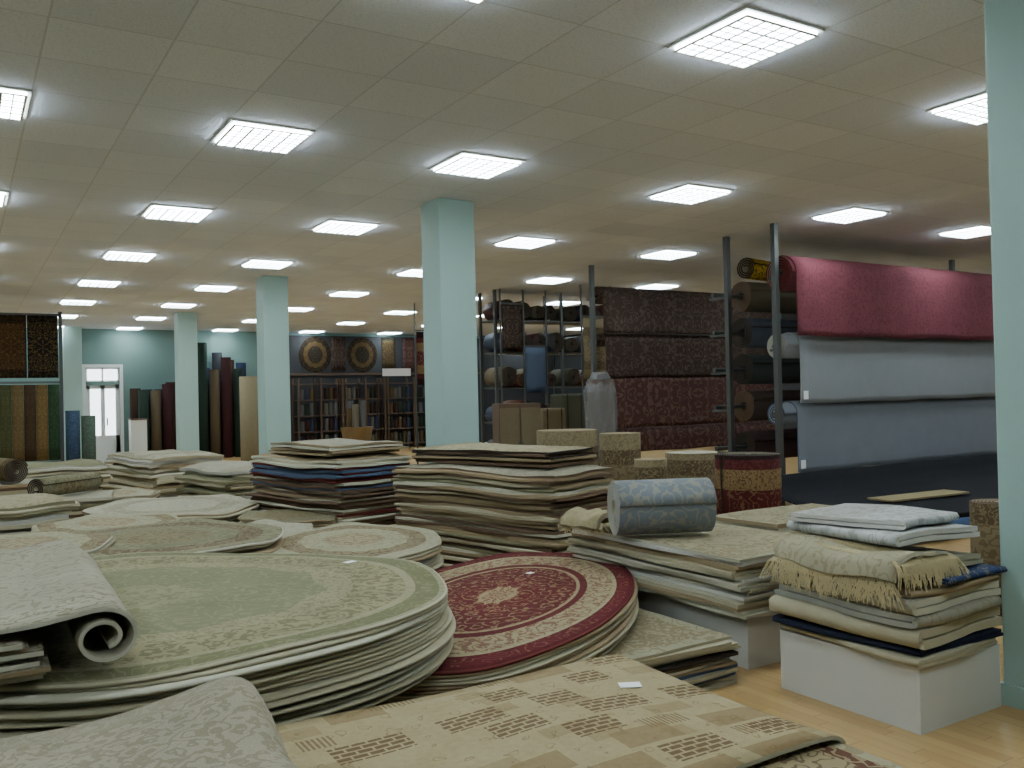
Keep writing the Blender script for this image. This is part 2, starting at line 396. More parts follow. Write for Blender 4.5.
m_cream_o = rug_mat('cream_oval_pattern', .76, .88, 'oval', [(0, rgb(178,172,150), rgb(158,150,124), 9), (.6, rgb(148,141,116), rgb(178,172,148), 12), (.84, rgb(178,172,150), rgb(158,150,124), 9)])
m_beige_r = rug_mat('beige_rect_pattern', 1.1, .8, 'rect', [(0, rgb(168,158,128), rgb(138,123,92), 8), (.6, rgb(148,133,102), rgb(174,166,138), 14), (.9, rgb(168,162,134), rgb(142,127,98), 9)])
m_ornate = rug_mat('ornate_tan_pattern', .73, .6, 'rect', [(0, rgb(162,144,108), rgb(106,66,52), 10), (.6, rgb(168,152,116), rgb(96,72,54), 16), (.84, rgb(108,72,56), rgb(172,156,120), 14), (.93, rgb(174,165,134), rgb(148,132,100), 9)])
m_blue = rug_mat('blue_grey_pattern', .8, .28, 'rect', [(0, rgb(128,140,158), rgb(162,162,150), 9, .3), (.75, rgb(136,142,148), rgb(170,165,148), 12)])
m_darkrug = rug_mat('dark_tapestry_pattern', .3, .5, 'rect', [(0, rgb(62,50,36), rgb(110,90,52), 12), (.7, rgb(36,44,38), rgb(94,74,50), 14)])
m_browndrop = rug_mat('faded_brown_rose_pattern', 50, .4, 'rect', [(0, rgb(88,58,54), rgb(116,94,84), 6)])
m_browndrop2 = rug_mat('faded_brown_pattern', 50, .4, 'rect', [(0, rgb(66,52,46), rgb(98,82,72), 7)])
m_redgold = rug_mat('red_gold_pattern', 50, .46, 'rect', [(0, rgb(84,34,34), rgb(124,98,64), 10, .3), (.3, rgb(130,108,70), rgb(82,40,34), 20), (.7, rgb(78,30,30), rgb(98,50,42), 16), (.9, rgb(40,24,24), rgb(60,32,30), 12)])
m_tangold = rug_mat('tan_gold_pattern', 50, .5, 'rect', [(0, rgb(124,110,82), rgb(96,78,54), 10), (.45, rgb(88,72,50), rgb(130,114,84), 20), (.75, rgb(130,117,88), rgb(110,94,68), 16)])
m_white = rug_mat('silver_white_pattern', .35, .45, 'rect', [(0, rgb(204,205,202), rgb(164,164,158), 14), (.9, rgb(192,190,184), rgb(166,163,154), 14)])
m_bluered = rug_mat('blue_red_pattern', .5, .5, 'rect', [(0, rgb(46,62,98), rgb(140,136,116), 14, .3), (.7, rgb(42,54,86), rgb(112,66,60), 16)])
m_sage = rug_mat('warm_grey_beige_pattern', 50, .8, 'rect', [(0, rgb(180,173,150), rgb(152,144,118), 12, .36), (.7, rgb(184,177,154), rgb(138,128,100), 16)], .5)
m_woven = rug_mat('woven_beige_pattern', 50, .6, 'rect', [(0, rgb(186,176,152), rgb(158,146,120), 18, .5), (.88, rgb(172,162,136), rgb(186,176,154), 20)], .6)
m_cream_r = rug_mat('cream_rect_pattern', 50, .5, 'rect', [(0, rgb(178,172,151), rgb(160,152,128), 12), (.8, rgb(162,154,132), rgb(178,172,151), 14)], .4)
m_greybeige = m_cream_r
g = G('patchwork_pattern'); o = g.sep('UV'); x, y = o[0], o[1]
c = g.mix(g.noise(g.comb(x, y, 0.0), 7.0, 3.0), rgb(198,182,142), rgb(172,153,113))
def cells(CW, CH, seed):
    row = g.m('FLOOR', g.m('DIVIDE', y, CH)); cxo = g.m('ADD', g.m('DIVIDE', x, CW), g.white(g.comb(row, seed, 0.0))); cc = g.m('FLOOR', cxo)
    fx = g.m('FRACT', cxo); fy = g.m('FRACT', g.m('DIVIDE', y, CH)); sz = g.white(g.comb(cc, row, seed+3.0))
    lim = g.m('ADD', g.m('MULTIPLY', sz, .45), .45)
    inb = g.m('MULTIPLY', g.m('MULTIPLY', g.m('GREATER_THAN', fx, .05), g.m('LESS_THAN', fx, lim)), g.m('MULTIPLY', g.m('GREATER_THAN', fy, .08), g.m('LESS_THAN', fy, .9)))
    return inb, g.white(g.comb(cc, row, seed+1.0))
b1, w1 = cells(.34, .135, 1.0); b2, w2 = cells(.2, .09, 20.0)
hat = g.m('MULTIPLY', g.m('LESS_THAN', g.m('FRACT', g.m('DIVIDE', y, .027)), .7), g.m('LESS_THAN', g.m('FRACT', g.m('ADD', g.m('DIVIDE', x, .05), g.m('MULTIPLY', g.m('FLOOR', g.m('DIVIDE', y, .027)), .5))), .85))
strp = g.m('LESS_THAN', g.m('FRACT', g.m('DIVIDE', x, .016)), .5)
c = g.mix(g.m('MULTIPLY', g.m('MULTIPLY', g.m('LESS_THAN', w2, .28), b2), .45), c, rgb(152,128,90))
c = g.mix(g.m('MULTIPLY', g.m('MULTIPLY', g.m('GREATER_THAN', w2, .9), g.m('MULTIPLY', strp, b2)), .7), c, rgb(120,90,60))
c = g.mix(g.m('MULTIPLY', g.m('MULTIPLY', g.m('LESS_THAN', w1, .32), b1), .65), c, rgb(148,120,82))
c = g.mix(g.m('MULTIPLY', g.m('MULTIPLY', g.m('GREATER_THAN', w1, .72), g.m('MULTIPLY', hat, b1)), .8), c, rgb(106,76,50))
lf = g.noise(g.comb(x, y, 4.0), 16.0, 1.5)
c = g.mix(g.m('MULTIPLY', g.m('LESS_THAN', g.m('ABSOLUTE', g.m('SUBTRACT', lf, .64)), .016), .45), c, rgb(124,102,70))
f = g.noise(g.comb(x, y, 0.0), 300.0, 2.0); f2 = g.noise(g.comb(x, y, 0.0), 45.0, 3.0)
c = g.mix(.3, c, g.mix(1.0, c, g.comb(f2, f2, f2), 'MULTIPLY'))
m_patch = g.done(g.mix(.4, c, g.mix(1.0, c, g.comb(f, f, f), 'MULTIPLY')), .9, f, .4, .004)

# ---------------------------------------------------------------- foreground stacks
BE = ['beige','cream','beige','tan','olive','beige','brown','cream','grey','beige','tan']
zr = stack('rect', 2.25, 4.12, 2.2, 1.62, 0, .001, 15, .0145, m_beige_r, ['beige','dark','tan','cream','beige','blue','tan','beige','grey','cream'], 'flat rug in the low stack under the red oval rug',
      'beige patterned rectangular rug peeking out under the red oval rug', 'rugs in the low stack under the red oval rug', .006, .035)
rc = P(498, 592, .42)
ang_red = PI/2-math.radians(49)
zt2 = stack('oval', rc.x, rc.y, 2.76, 1.44, ang_red, zr+.010, 10, .0140, m_red, ['beige','tan','cream','brown','beige','tan','beige','red','tan'], 'oval rug with pale edge stacked under the red medallion rug',
      'large red and gold oval medallion rug topping the centre oval stack', 'oval rugs under the red medallion rug', .0, .02, sag=.012, vary=.012)
plinth(-.75, .9, 3.2, 4.8, .415, 'white low plinth hidden under the green oval rug stack')
GC = (.58, 4.03)
zt3 = stack('oval', GC[0], GC[1], 2.66, 2.24, PI-.45, .42, 18, .0134, m_green, ['cream','beige','tan','beige','brown','beige','cream','beige','tan','beige'], 'oval rug with pale edge stacked under the green rug',
      'large sage green oval rug topping the biggest oval stack', 'oval rugs under the green oval rug', .0, .026, grow=.02, ph=1.0, sag=.022, vary=.012, gap=.0008)
# rolled grey-beige rug on the left
sp_ = []
for i in range(37):
    a = math.radians(90-520*(1-i/36)); r_ = .030+.056*i/36
    sp_.append((-.094+r_*1.15*math.cos(a), .094+r_*math.sin(a)))
sp_ += cat_rom([(-.13,.178),(-.20,.166),(-.32,.150),(-.6,.142),(-.95,.144),(-1.3,.146)], 4)
roll_rug = ribbon('rolled_rug', sp_, .012, 0, 1.6, 14, [backing, m_sage, E['cream']], None, lambda x, y: .012*math.sin(y*4+x*3)**2, (.465, 2.93, zt3+.010), 0, warp=.012)
tag(roll_rug, 'warm beige rug with its edge curled into a loose roll at left', 'rug')
zz_ = zt3+.006
for i in range(8):
    tag(rect_rug(-.50+random.uniform(-.02,.02), 3.70+random.uniform(-.02,.02), 1.42-.015*i, 1.5, random.uniform(-.01,.01), zz_, .0135, m_sage, E[['cream','beige','tan','cream','beige','cream','tan','cream'][i]], .004*i/7, 0, warp=.012), 'thin flat rug lying under the curled warm beige rug', 'rug', 'flat rugs under the curled rug'); zz_ += .0152
# patchwork pile
zh = stack('rect', 1.42, 2.09, 1.46, 1.19, 0, .001, 13, .0335, m_ornate, ['beige','dark','tan','cream','brown','olive'], 'folded rug in the pile under the patchwork rug',
      'ornate tan and brown rug showing under the patchwork rug', 'folded rugs under the patchwork rug', .0, .02, folded=0)
path = cat_rom([(-.74,.0),(-.4,.0),(0,.003),(.4,.0),(.65,-.002),(.735,-.010),(.77,-.035)], 6)
hw = lambda x, y: .014*(1+math.sin(5*x+1)*math.cos(4*y))
ribbon_h = ribbon('patchwork_rug', path, .012, -.49, .50, 12, [m_patch, backing, E['beige']], None, hw, (1.40, 2.20, zh+.01), 0, warp=.006)
tag(ribbon_h, 'beige patchwork rug of tan squares and brown brick blocks in the foreground', 'rug')
# lower-left pile
stack('rect', -.10, 1.85, 1.45, 1.0, 0, .001, 14, .041, E['beige'], ['beige','cream','tan','grey'], 'rug in the pile under the woven beige draped rug',
      'beige rug directly under the woven draped rug at lower left', 'rugs in the lower left pile', .0, .015)
path = cat_rom([(-.85,.0),(-.4,.015),(0,.03),(.3,.055),(.5,.085),(.62,.10),(.68,.075),(.715,.01),(.735,-.07),(.75,-.13)], 6)
dr = ribbon('draped_rug', path, .014, -.62, .58, 16, [m_woven, backing, E['cream']], None, lambda x, y: .014*math.sin(5*y+6*x)+.008*math.sin(13*y-5*x)+.014+.03*max(0, y), (-.08, 1.86, .64), -.05, warp=.012)
tag(dr, 'pale woven beige rug draped with a raised bend at lower left', 'rug')

# ---------------------------------------------------------------- right: white plinth with fringed rugs
plinth(3.485, 4.10, 2.355, 3.12, .29, 'white board plinth on the parquet beside the right column')
ax, ay = 3.79, 2.74
z = .2935
lay = [('beige', .03, 1, .62, .78, 'flat beige folded rug lowest on the right plinth'), ('navy', .03, 1, .60, .78, 'dark navy folded rug near the bottom of the right plinth pile'), ('beige', .085, 1, .64, .80, 'thick beige folded rug just above the navy rug on the plinth'), ('grey', .055, 2, .62, .78, 'grey beige folded rug midway up the right plinth pile'),
       ('cream', .065, 1, .64, .80, 'cream folded rug below the blue and red rug on the plinth'), ('tan', .03, 2, .60, .78, 'tan folded rug just under the blue patterned rug')]
for k, t, fo, ww, dd_, lab in lay:
    A = .006 if z < .33 else .024
    tag(rect_rug(ax-.01+random.uniform(-.01,.01), ay, ww, dd_, random.uniform(-.04,.04), z, t, m_cream_r if k in ('cream','grey') else E[k], E[k], A, 2, fo, 'folded_rug', warp=.02), lab, 'rug'); z += t+.004
tag(rect_rug(ax+.085, ay-.035, .46, .78, .03, z+.014, .024, m_bluered, m_bluered, 0, 0, 2, 'folded_rug', warp=.008), 'blue patterned folded rug on the plinth pile near the column', 'rug'); z += .042
tag(rect_rug(ax-.02, ay+.03, .58, .72, -.03, z, .045, m_cream_r, E['beige'], .014, 1, 1, 'folded_rug', warp=.018), 'pale folded rug under the fringed cream rug', 'rug'); z += .062
m_fringed = rug_mat('fringed_beige_pattern', 50, .4, 'rect', [(0, rgb(188,179,150), rgb(164,151,118), 12, .35), (.85, rgb(176,166,138), rgb(188,180,154), 16)], .4)
pth = cat_rom([(-.35,-.07),(-.342,-.04),(-.32,.0),(-.26,.024),(-.18,.03),(-.10,.020),(-.04,.024),(.02,.02)], 5)
fr = ribbon('fringed_rug', pth, .014, -.34, .38, 16, [m_fringed, backing, E['cream']], None, lambda x, y: .013*math.sin(11*y+6*x), (ax, ay, z), -.06, warp=.018)
tag(fr, 'cream rug with long shaggy fringe hanging over the plinth pile', 'rug')
M_fr = plain('fringe_yarn', rgb(196,180,138))
fo_ = fringe(fr, -.34, .03, -.33, 260, .09, M_fr, 1.2, 'x', .05); fo_.location.z = .02
f2 = fringe(fr, -.34, .37, -.345, 320, .11, M_fr, 1.1, 'y', .06); f2.location.z = -.06
f3 = fringe(fr, -.33, .37, -.28, 300, .09, M_fr, .7, 'y', .06); f3.location.z = .028
f4 = fringe(fr, -.33, .37, -.20, 240, .09, M_fr, .35, 'y', .06); f4.location.z = .045
z += .042
tag(rect_rug(ax+.065, ay+.05, .56, .68, -.04, z, .05, m_white, E['white'], .045, 1, 1, 'folded_rug', warp=.022), 'silver white folded rug near the top of the right plinth pile', 'rug'); z += .058
tag(rect_rug(ax+.075, ay+.09, .50, .60, .10, z, .04, m_white, E['white'], .045, 1, 2, 'folded_rug', warp=.025), 'silver white thin rug topmost on the right plinth', 'rug')

# ---------------------------------------------------------------- plinth pile with blue roll
plinth(3.57, 4.32, 3.42, 4.88, .29, 'white board plinth under the cream rugs left of the fringed pile')
zB = stack('rect', 3.92, 4.15, .86, 1.54, 0, .2915, 17, .0160, m_beige_r, ['cream','white','beige','cream','grey','beige','cream','tan'], 'cream edged rug in the plinth pile under the blue roll',
      'beige patterned rug topmost on the plinth pile under the blue roll', 'cream edged rugs under the blue roll', .010, .03, vary=.025)
rp = P(661, 508, zB+.18)
bl = rug_roll('rolled_rug', .17, .60, [m_blue, backing, E['grey']], .05, .02, None, (rp.x, rp.y, zB+.186), (0, 0, yaw*-1-PI/2+.12+0), .2, 1.0)
tag(bl, 'blue grey and beige rolled rug lying on the cream rug pile', 'rug')
sh = P(600, 521, zB+.06)
pth = cat_rom([(-.2,.02),(-.17,.07),(-.08,.10),(.02,.085),(.1,.05),(.14,.02)], 5)
s_ = ribbon('shaggy_rug', pth, .03, -.15, .15, 10, [plain('shaggy_beige', rgb(156,145,112), .9, .3, 40), E['tan'], E['beige']], None, lambda x, y: .016*math.sin(40*y)*math.sin(31*x)+.012, (sh.x, sh.y, zB+.012), .3, warp=.015)
tag(s_, 'small bunched beige shaggy rug beside the left end of the blue roll', 'rug')
fs = fringe(s_, -.15, .15, -.18, 110, .10, M_fr, .7, 'y', .04); fs.location.z = .06
fs = fringe(s_, -.17, .12, -.15, 110, .08, M_fr, .7, 'x', .04); fs.location.z = .06

stack('rect', 5.2, 4.48, 1.1, .62, 0, .001, 20, .028, m_beige_r, ('beige','tan','brown','beige','cream','tan','beige','olive','beige','purple','cream','beige','purple','beige'), 'rug in the low pile behind the fringed plinth pile',
      'beige rug topmost over a purple rug behind the plinth piles', 'rugs in the purple edged pile', .01, .035)

# ---------------------------------------------------------------- tall stacks
def corner_stack(px, py, zz, w, d, rot, **k):
    p = P(px, py, zz); ca, sa = math.cos(rot), math.sin(rot)
    return p.x+w/2*ca-d/2*sa, p.y+w/2*sa+d/2*ca
rotC = math.radians(15)
cx, cy = corner_stack(556, 556, .3, .74, 1.85, rotC)
z = stack('rect', cx, cy, .74, 1.85, rotC, .001, 42, .0197, m_greybeige, ['beige','tan','beige','brown','cream','tan','beige','olive','beige','brown'], 'folded rug in the tall centre stack of beige rugs',
      'wide beige folded rug near the top of the tall centre stack', 'folded rugs in the tall centre stack', .04, .035, folded=3, sag=.03, vary=.03)
z = stack('rect', cx+.02, cy+.02, .6, 1.5, rotC+.06, z+.032, 6, .018, m_beige_r, ['brown','dark','tan','olive'], 'brown edged rug in the upper tier of the centre stack',
      'grey brown rug topmost on the tall centre stack', 'brown edged rugs of the upper tier', .03, .03, sag=.02, vary=.03)
cx, cy = corner_stack(340, 526, .35, .85, 1.5, rotC)
z = stack('rect', cx, cy, .85, 1.5, rotC, .001, 42, .0208, E['tan'], ['brown','red','beige','tan','brown','beige','red','cream','tan','blue','brown','beige'], 'folded rug in the multicoloured tall stack left of the column',
      'tan folded rug near the top of the multicoloured stack', 'folded rugs in the multicoloured stack', .04, .035, folded=3, sag=.03, vary=.03)
z = stack('rect', cx+.05, cy-.05, .8, 1.2, rotC-.1, z+.032, 4, .018, m_cream_r, ['beige','tan','cream'], 'thin rug near the top of the multicoloured stack',
      'pale beige rug topmost on the multicoloured stack', 'thin upper rugs of the multicoloured stack', .03, .04, vary=.04)

# ---------------------------------------------------------------- ovals behind the green rug
def oval_pile(px, py, zt, a, b, rot, mat, n, lab, what, grp, plab, edges=BE, t=.018, dy=0.0):
    p = P(px, py, zt); zb = zt-n*(t+.0028)
    p.y += dy
    plinth(p.x-a*.42, p.x+a*.42, p.y-b*.42, p.y+b*.42, zb-.004, 'white plinth under the '+plab, 0)
    stack('oval', p.x, p.y, 2*a, 2*b, rot, zb, n, t, mat, edges, what, lab, grp, .014, .04, grow=-.14, sag=.02, vary=.025)
oval_pile(166, 539, .60, .78, .82, .3, m_brown_o, 13, 'brown and green oval rug just behind the green rug', 'oval rug below the brown and green oval', 'ovals under the brown oval', 'brown and green oval', dy=.12)
oval_pile(354, 538, .53, .60, .82, -.3, m_beige_o, 13, 'beige oval rug with reddish flowers before the multicoloured stack', 'oval rug below the beige flowered oval', 'ovals under the beige flowered oval', 'beige flowered oval')
oval_pile(172, 505, .48, .80, .92, .2, m_cream_o, 13, 'pale cream oval rug beyond the brown oval', 'oval rug below the pale cream oval', 'ovals under the cream oval', 'pale cream oval')
oval_pile(22, 543, .64, .50, .62, .2, m_beige_o, 13, 'beige oval rug at the left edge behind the curled rug', 'oval rug below the left edge beige oval', 'ovals under the left edge oval', 'left edge beige oval')
oval_pile(283, 512, .45, .42, .55, .1, m_brown_o, 11, 'small dark oval rug left of the multicoloured stack', 'oval rug below the small dark oval', 'ovals under the small dark oval', 'small dark oval', dy=-.15)
oval_pile(118, 492, .45, .46, .50, .2, m_beige_o, 11, 'distant beige oval rug before the low green pile', 'oval rug below the distant beige oval', 'ovals under the distant beige oval', 'distant beige oval')
oval_pile(108, 522, .56, .54, .50, .2, m_beige_o, 11, 'reddish beige oval rug between the brown oval and the left edge pile', 'oval rug below the reddish beige oval', 'ovals under the reddish beige oval', 'reddish beige oval')
oval_pile(268, 529, .50, .36, .44, .2, m_cream_o, 11, 'small cream oval rug squeezed between the brown oval and flowered oval', 'oval rug below the small squeezed cream oval', 'ovals under the squeezed oval', 'small squeezed oval', dy=.1)
p = P(30, 500, .68)
stack('rect', p.x-.22, p.y, .98, .9, .1, .001, 23, .027, m_beige_r, ['olive','beige','tan','beige','brown','grey'], 'folded rug in the olive edged pile at the left edge', 'olive beige rug topmost of the pile at the left edge', 'rugs in the left edge pile', .04, .05, folded=3, sag=.025)
def far_pile(px, py, zt, w, d, rot, lab, what, grp, mat, n=18, edges=BE):
    p = P(px, py, zt)
    stack('rect', p.x, p.y, w, d, rot, .001, n, (zt/n)-.0045, mat, edges, what, lab, grp, .06, .06, folded=3, sag=.05, vary=.05)
far_pile(165, 453, .75, 1.05, 1.6, .25, 'cream rug topmost of the far pile before the fourth column', 'rug in the far pile before the distant column', 'rugs in the far cream pile', m_cream_o)
far_pile(237, 464, .70, .9, 1.4, .2, 'grey cream rug topmost of the pile beside the second column', 'rug in the pile beside the second column', 'rugs in the pile by the second column', m_greybeige)
far_pile(60, 462, .60, 1.2, 1.3, .1, 'olive rug topmost of the far left low pile', 'rug in the far left low pile', 'rugs in the far left pile', E['olive'])
for (px, py, zt, L, R, mt, lab, rz, nm) in [(66, 480, .66, .9, .11, m_brown_o, 'olive brown rolled rug lying on the far left pile', -.8, 'olive brown roll'), (4, 466, .74, .8, .15, m_tangold, 'tan rolled rug with round end at the left edge', .3, 'tan roll')]:
    p = P(px, py, zt)
    zt_ = stack('rect', p.x, p.y, .95, .85, rz*.2, .001, 14, (zt-R)/14-.0045, m_cream_r, BE, 'rug in the small pile carrying the '+nm, 'cream rug directly under the '+nm, 'rugs under the '+nm, 0, .04, vary=.04)
    tag(rug_roll('rolled_rug', R, L, [mt, backing, E['dark']], .03, .022, None, (p.x, p.y, zt_+R+.01), (0,0,rz)), lab, 'rug')

# ---------------------------------------------------------------- standing squat rolls
def standing(px, lat_Z, h, R, mt, lab, edge='beige', pitch=.022, grp=None):
    q = LZ((px-512)/F*lat_Z, lat_Z)
    o = rug_roll('standing_rug_roll', R, h, [mt, backing, E[edge]], .03, pitch, None, (q.x, q.y, h/2+.001), (PI/2, 0, random.uniform(0, 6)))
    return tag(o, lab, 'rolled rug', grp)
standing(746, 8.3, .90, .30, m_redgold, 'squat standing rolled rug in dark red and gold', 'dark')
standing(690, 9.0, .88, .26, m_tangold, 'pale tan squat standing rolled rug between red roll and small roll', 'cream')
standing(648, 8.2, .88, .15, m_tangold, 'small tan standing rolled rug behind the blue roll', 'tan')
standing(618, 9.2, 1.08, .21, m_tangold, 'tall tan ornate standing rolled rug near the centre', 'tan')
standing(566, 9.8, 1.10, .34, m_tangold, 'wide tan standing rolled rug right of the centre stack', 'tan')
wrap = thing('wrapped_carpet_roll', 'carpet roll wrapped in dull clear plastic standing near the rack post', 'rolled carpet', tuple(LZ((600-512)/F*11.2, 11.2)))
rug_roll('roll', .17, 1.66, [plain('wrapped_roll_carpet', rgb(92,80,72)), backing, E['dark']], .03, .022, wrap, (0,0,.84), (PI/2,0,1.0))
V_, F_ = [], []
for j in range(15):
    for i in range(28):
        a = 2*PI*i/28; r_ = .20+.012*math.sin(7*a+j*1.3)+.008*math.sin(13*a-j*2.1)
        if j == 14: r_ *= .45
        if j == 13: r_ *= .8
        V_.append((r_*math.cos(a), r_*math.sin(a), .005+j*1.76/14))
for j in range(14):
    for i in range(28): F_.append((j*28+i, j*28+(i+1)%28, (j+1)*28+(i+1)%28, (j+1)*28+i))
g = G('clear_plastic_wrap'); g.b.inputs['Alpha'].default_value = .42
m_pl = g.done(rgb(150,150,152), .25)
link('plastic_wrap', V_, F_, m_pl, wrap)
standing(995, 5.9, .72, .18, m_tangold, 'brown ornate standing roll just behind the right column', 'brown')
standing(248, 15.3, 1.92, .15, plain('tan_carpet', rgb(136,122,96)), 'tall beige carpet roll standing beside the second column', 'beige')

bk = plain('black_carpet', rgb(34,35,39)); E['black'] = bk
stack('rect', 9.85, 6.0, 4.3, .95, 0, .001, 4, .032, bk, ['black'], 'folded black carpet on the floor before the grey hanging carpets', 'black carpet topmost of the low pile before the rack', 'black carpets before the rack', .0, .03)
pth = cat_rom([(-.02,.52),(.02,.46),(.08,.36),(.2,.27),(.5,.215),(.9,.185),(1.3,.165),(1.56,.155)], 4)
tag(ribbon('draped_carpet', pth, .012, -2.2, 2.5, 24, [bk, bk, bk], None, lambda x, y: .004*math.sin(4*y+5*x), (9.95, 7.02, 0), -PI/2), 'black carpet spreading from the rack foot down toward the floor', 'carpet')
o = rect_rug(9.45, 6.32, 1.35, .34, -.06, .214, .02, plain('tan_mat', rgb(156,144,108)), E['tan'], .0, 0, 0, 'mat'); tag(o, 'plain tan mat lying across the black spreading carpet', 'mat')
rr = rug_roll('rolled_carpet', .09, 1.2, [plain('blue_carpet', rgb(60,80,112)), E['navy'], E['navy']], .02, .02, None, (8.1, 5.15, .1), (0,0,PI/2-.1)); tag(rr, 'thin blue carpet roll on the floor before the black carpets', 'rolled carpet')

# ---------------------------------------------------------------- carpet racks on the right
def rack(x0, x1, y, label, zs, yb=.03):
    r = thing('roll_rack', label, 'rack', (x0, y, 0))
    L = x1-x0
    for xx in (0, L): bx('post', M_steel, r, xx-.032, xx+.032, -.032, .032, .0, HC-.002)
    for zz in zs:
        for xx in (0, L): bx('bracket', M_steel, r, xx-.02, xx+.02, min(.033, yb), max(.033, yb)+.06, zz-.06, zz-.03)
    return r
def hang_roll(x0, x1, y, z, R, drop, mat, label, edge='grey', xin=.2, belly=.0):
    r = thing('carpet_roll', label, 'carpet roll', (x0, y, z)); L = x1-x0
    rug_roll('roll', R, L, [mat, backing, E[edge]], .05, .03, r, (L/2, 0, 0), (0, 0, -PI/2), 0.0)
    MB().cyl(0, 0, -.048, L+.04, .028, 14, axis='x').build('core_tube', M_steel, r)
    Rs = R+.018
    pth = [(Rs*math.cos(a), Rs*math.sin(a)) for a in [math.radians(150-150*i/14) for i in range(15)]]
    n = 10
    pth += [(Rs+belly*math.sin(PI*i/n), -drop*i/n) for i in range(1, n+1)]
    ribbon('hanging_end', pth, .012, xin-L/2, L/2-.02, 24, [mat, backing, E[edge]], r, lambda x, yy_: .006*math.sin(5*yy_)*(1 if x > Rs*.9 else 0), (L/2, 0, 0), -PI/2)
    return r
pink = rug_mat('dusty_rose_carpet', 50, 50, 'rect', [(-60, rgb(136,74,84), rgb(116,60,70), 12, .4)], .5); lgrey = plain('light_grey_carpet', rgb(136,140,146), .9, .08, 5); bgrey = plain('blue_grey_carpet', rgb(120,125,134), .9, .1, 5)
rack(8.12, 13.1, 7.2, 'tall grey steel rack holding the pink and grey carpets', (2.84, 2.0, 1.22))
hang_roll(8.2, 13.0, 7.22, 2.85, .2, .74, pink, 'dusty pink carpet roll hanging topmost on the nearest rack', 'red', .05)
hang_roll(8.2, 13.0, 7.28, 2.0, .15, .68, lgrey, 'light grey carpet roll hanging below the pink carpet', belly=.01)
hang_roll(8.2, 13.0, 7.32, 1.2, .13, .70, bgrey, 'blue grey carpet roll hanging lowest on the nearest rack', 'blue')
rack(8.26, 13.1, 8.1, 'second steel rack behind the pink carpet with roll ends', (2.72, 2.24, 1.76, 1.28, .75), .25)
cols = [(rgb(86,78,62),'brown'), (rgb(82,88,98),'dark'), (rgb(64,70,68),'dark'), (rgb(66,56,52),'brown'), (rgb(60,44,44),'dark')]
for i, zz in enumerate([2.72, 2.24, 1.76, 1.28, .75]):
    R = .2; o = thing('carpet_roll', ['tan','grey blue','dark green','brown','dark maroon'][i]+' carpet roll on the second rack, end showing beside the post', 'carpet roll', (8.75, 8.35, zz))
    rug_roll('roll', R, 4.2, [plain('rack_roll_%d' % i, cols[i][0]), M_dark, E[cols[i][1]]], .05, .03, o, (2.1, 0, 0), (0,0,-PI/2))
    MB().cyl(0, 0, -.51, 4.36, .028, 12, axis='x').build('core_tube', M_steel, o)
o = thing('yellow_roll', 'yellow and black patterned roll on top between the racks', 'carpet roll', (9.1, 8.35, 3.09))
rug_roll('roll', .14, .62, [rug_mat('yellow_black', .5, .3, 'rect', [(0, rgb(180,146,36), rgb(44,38,24), 9)]), backing, E['dark']], .04, .03, o, (0,0,0), (0,0,-PI/2+.2))
rack(8.16, 12.25, 10.8, 'third steel rack with dark red and brown patterned carpets', (2.98, 2.3, 1.67, .82), .06)
hang_roll(8.25, 12.15, 10.86, 2.98, .13, .56, m_browndrop2, 'dark brown patterned carpet hanging topmost on the third rack', 'brown', .05)
hang_roll(8.25, 12.15, 10.89, 2.3, .1, .56, m_browndrop2, 'brown patterned carpet second from top on the third rack', 'brown', .12)
hang_roll(8.25, 12.15, 10.9, 1.67, .1, .72, m_browndrop, 'reddish brown patterned carpet third from top on the third rack', 'red', .15)
hang_roll(8.25, 12.15, 10.9, .82, .1, .25, m_browndrop, 'reddish brown patterned carpet lowest on the third rack', 'red', .15)

def shelving(x0, x1, y, dep, zs, label, mat=M_steel, top=3.1):
    r = thing('shelving_unit', label, 'shelves', (x0, y, 0)); L = x1-x0
    for xx in (0, L/2, L):
        for yy_ in (0, dep): bx('post', mat, r, xx-.025, xx+.025, yy_-.025, yy_+.025, 0, top)
    for zz in zs:
        bx('shelf', mat, r, .026, L/2-.026, .0, dep, zz-.03, zz); bx('shelf', mat, r, L/2+.026, L-.026, 0, dep, zz-.03, zz)
    return r
def pack(x, y, z, w, d, h, mat, label, grp):
    r = thing('wrapped_rug_pack', label, 'pack', (x, y, z), random.uniform(-.03,.03), grp)
    MB().box(-w/2, w/2, -d/2, d/2, 0, h).build('bundle', mat, r, bevel=min(.04, h*.2))
    for q in (-.3, .3): bx('strap', E['dark'], r, w*q-.012, w*q+.012, -d/2-.004, -d/2-.0005, .005, h-.005)
    return r
pc = {'dull blue': rgb(56,70,92), 'tan': rgb(104,92,68), 'dark brown': rgb(52,40,32), 'olive': rgb(66,66,48), 'grey': rgb(76,76,78), 'dark red': rgb(72,32,32), 'navy': rgb(30,36,54), 'rust': rgb(112,62,40)}
pm = {k: plain('pack_'+k.replace(' ', '_'), c, .7) for k, c in pc.items()}
lv = (.4, 1.0, 1.65, 2.3, 2.9)
shelving(8.35, 11.3, 14.0, .55, lv, 'steel shelving of rolled carpets left of the brown carpet rack', top=HC-.005)
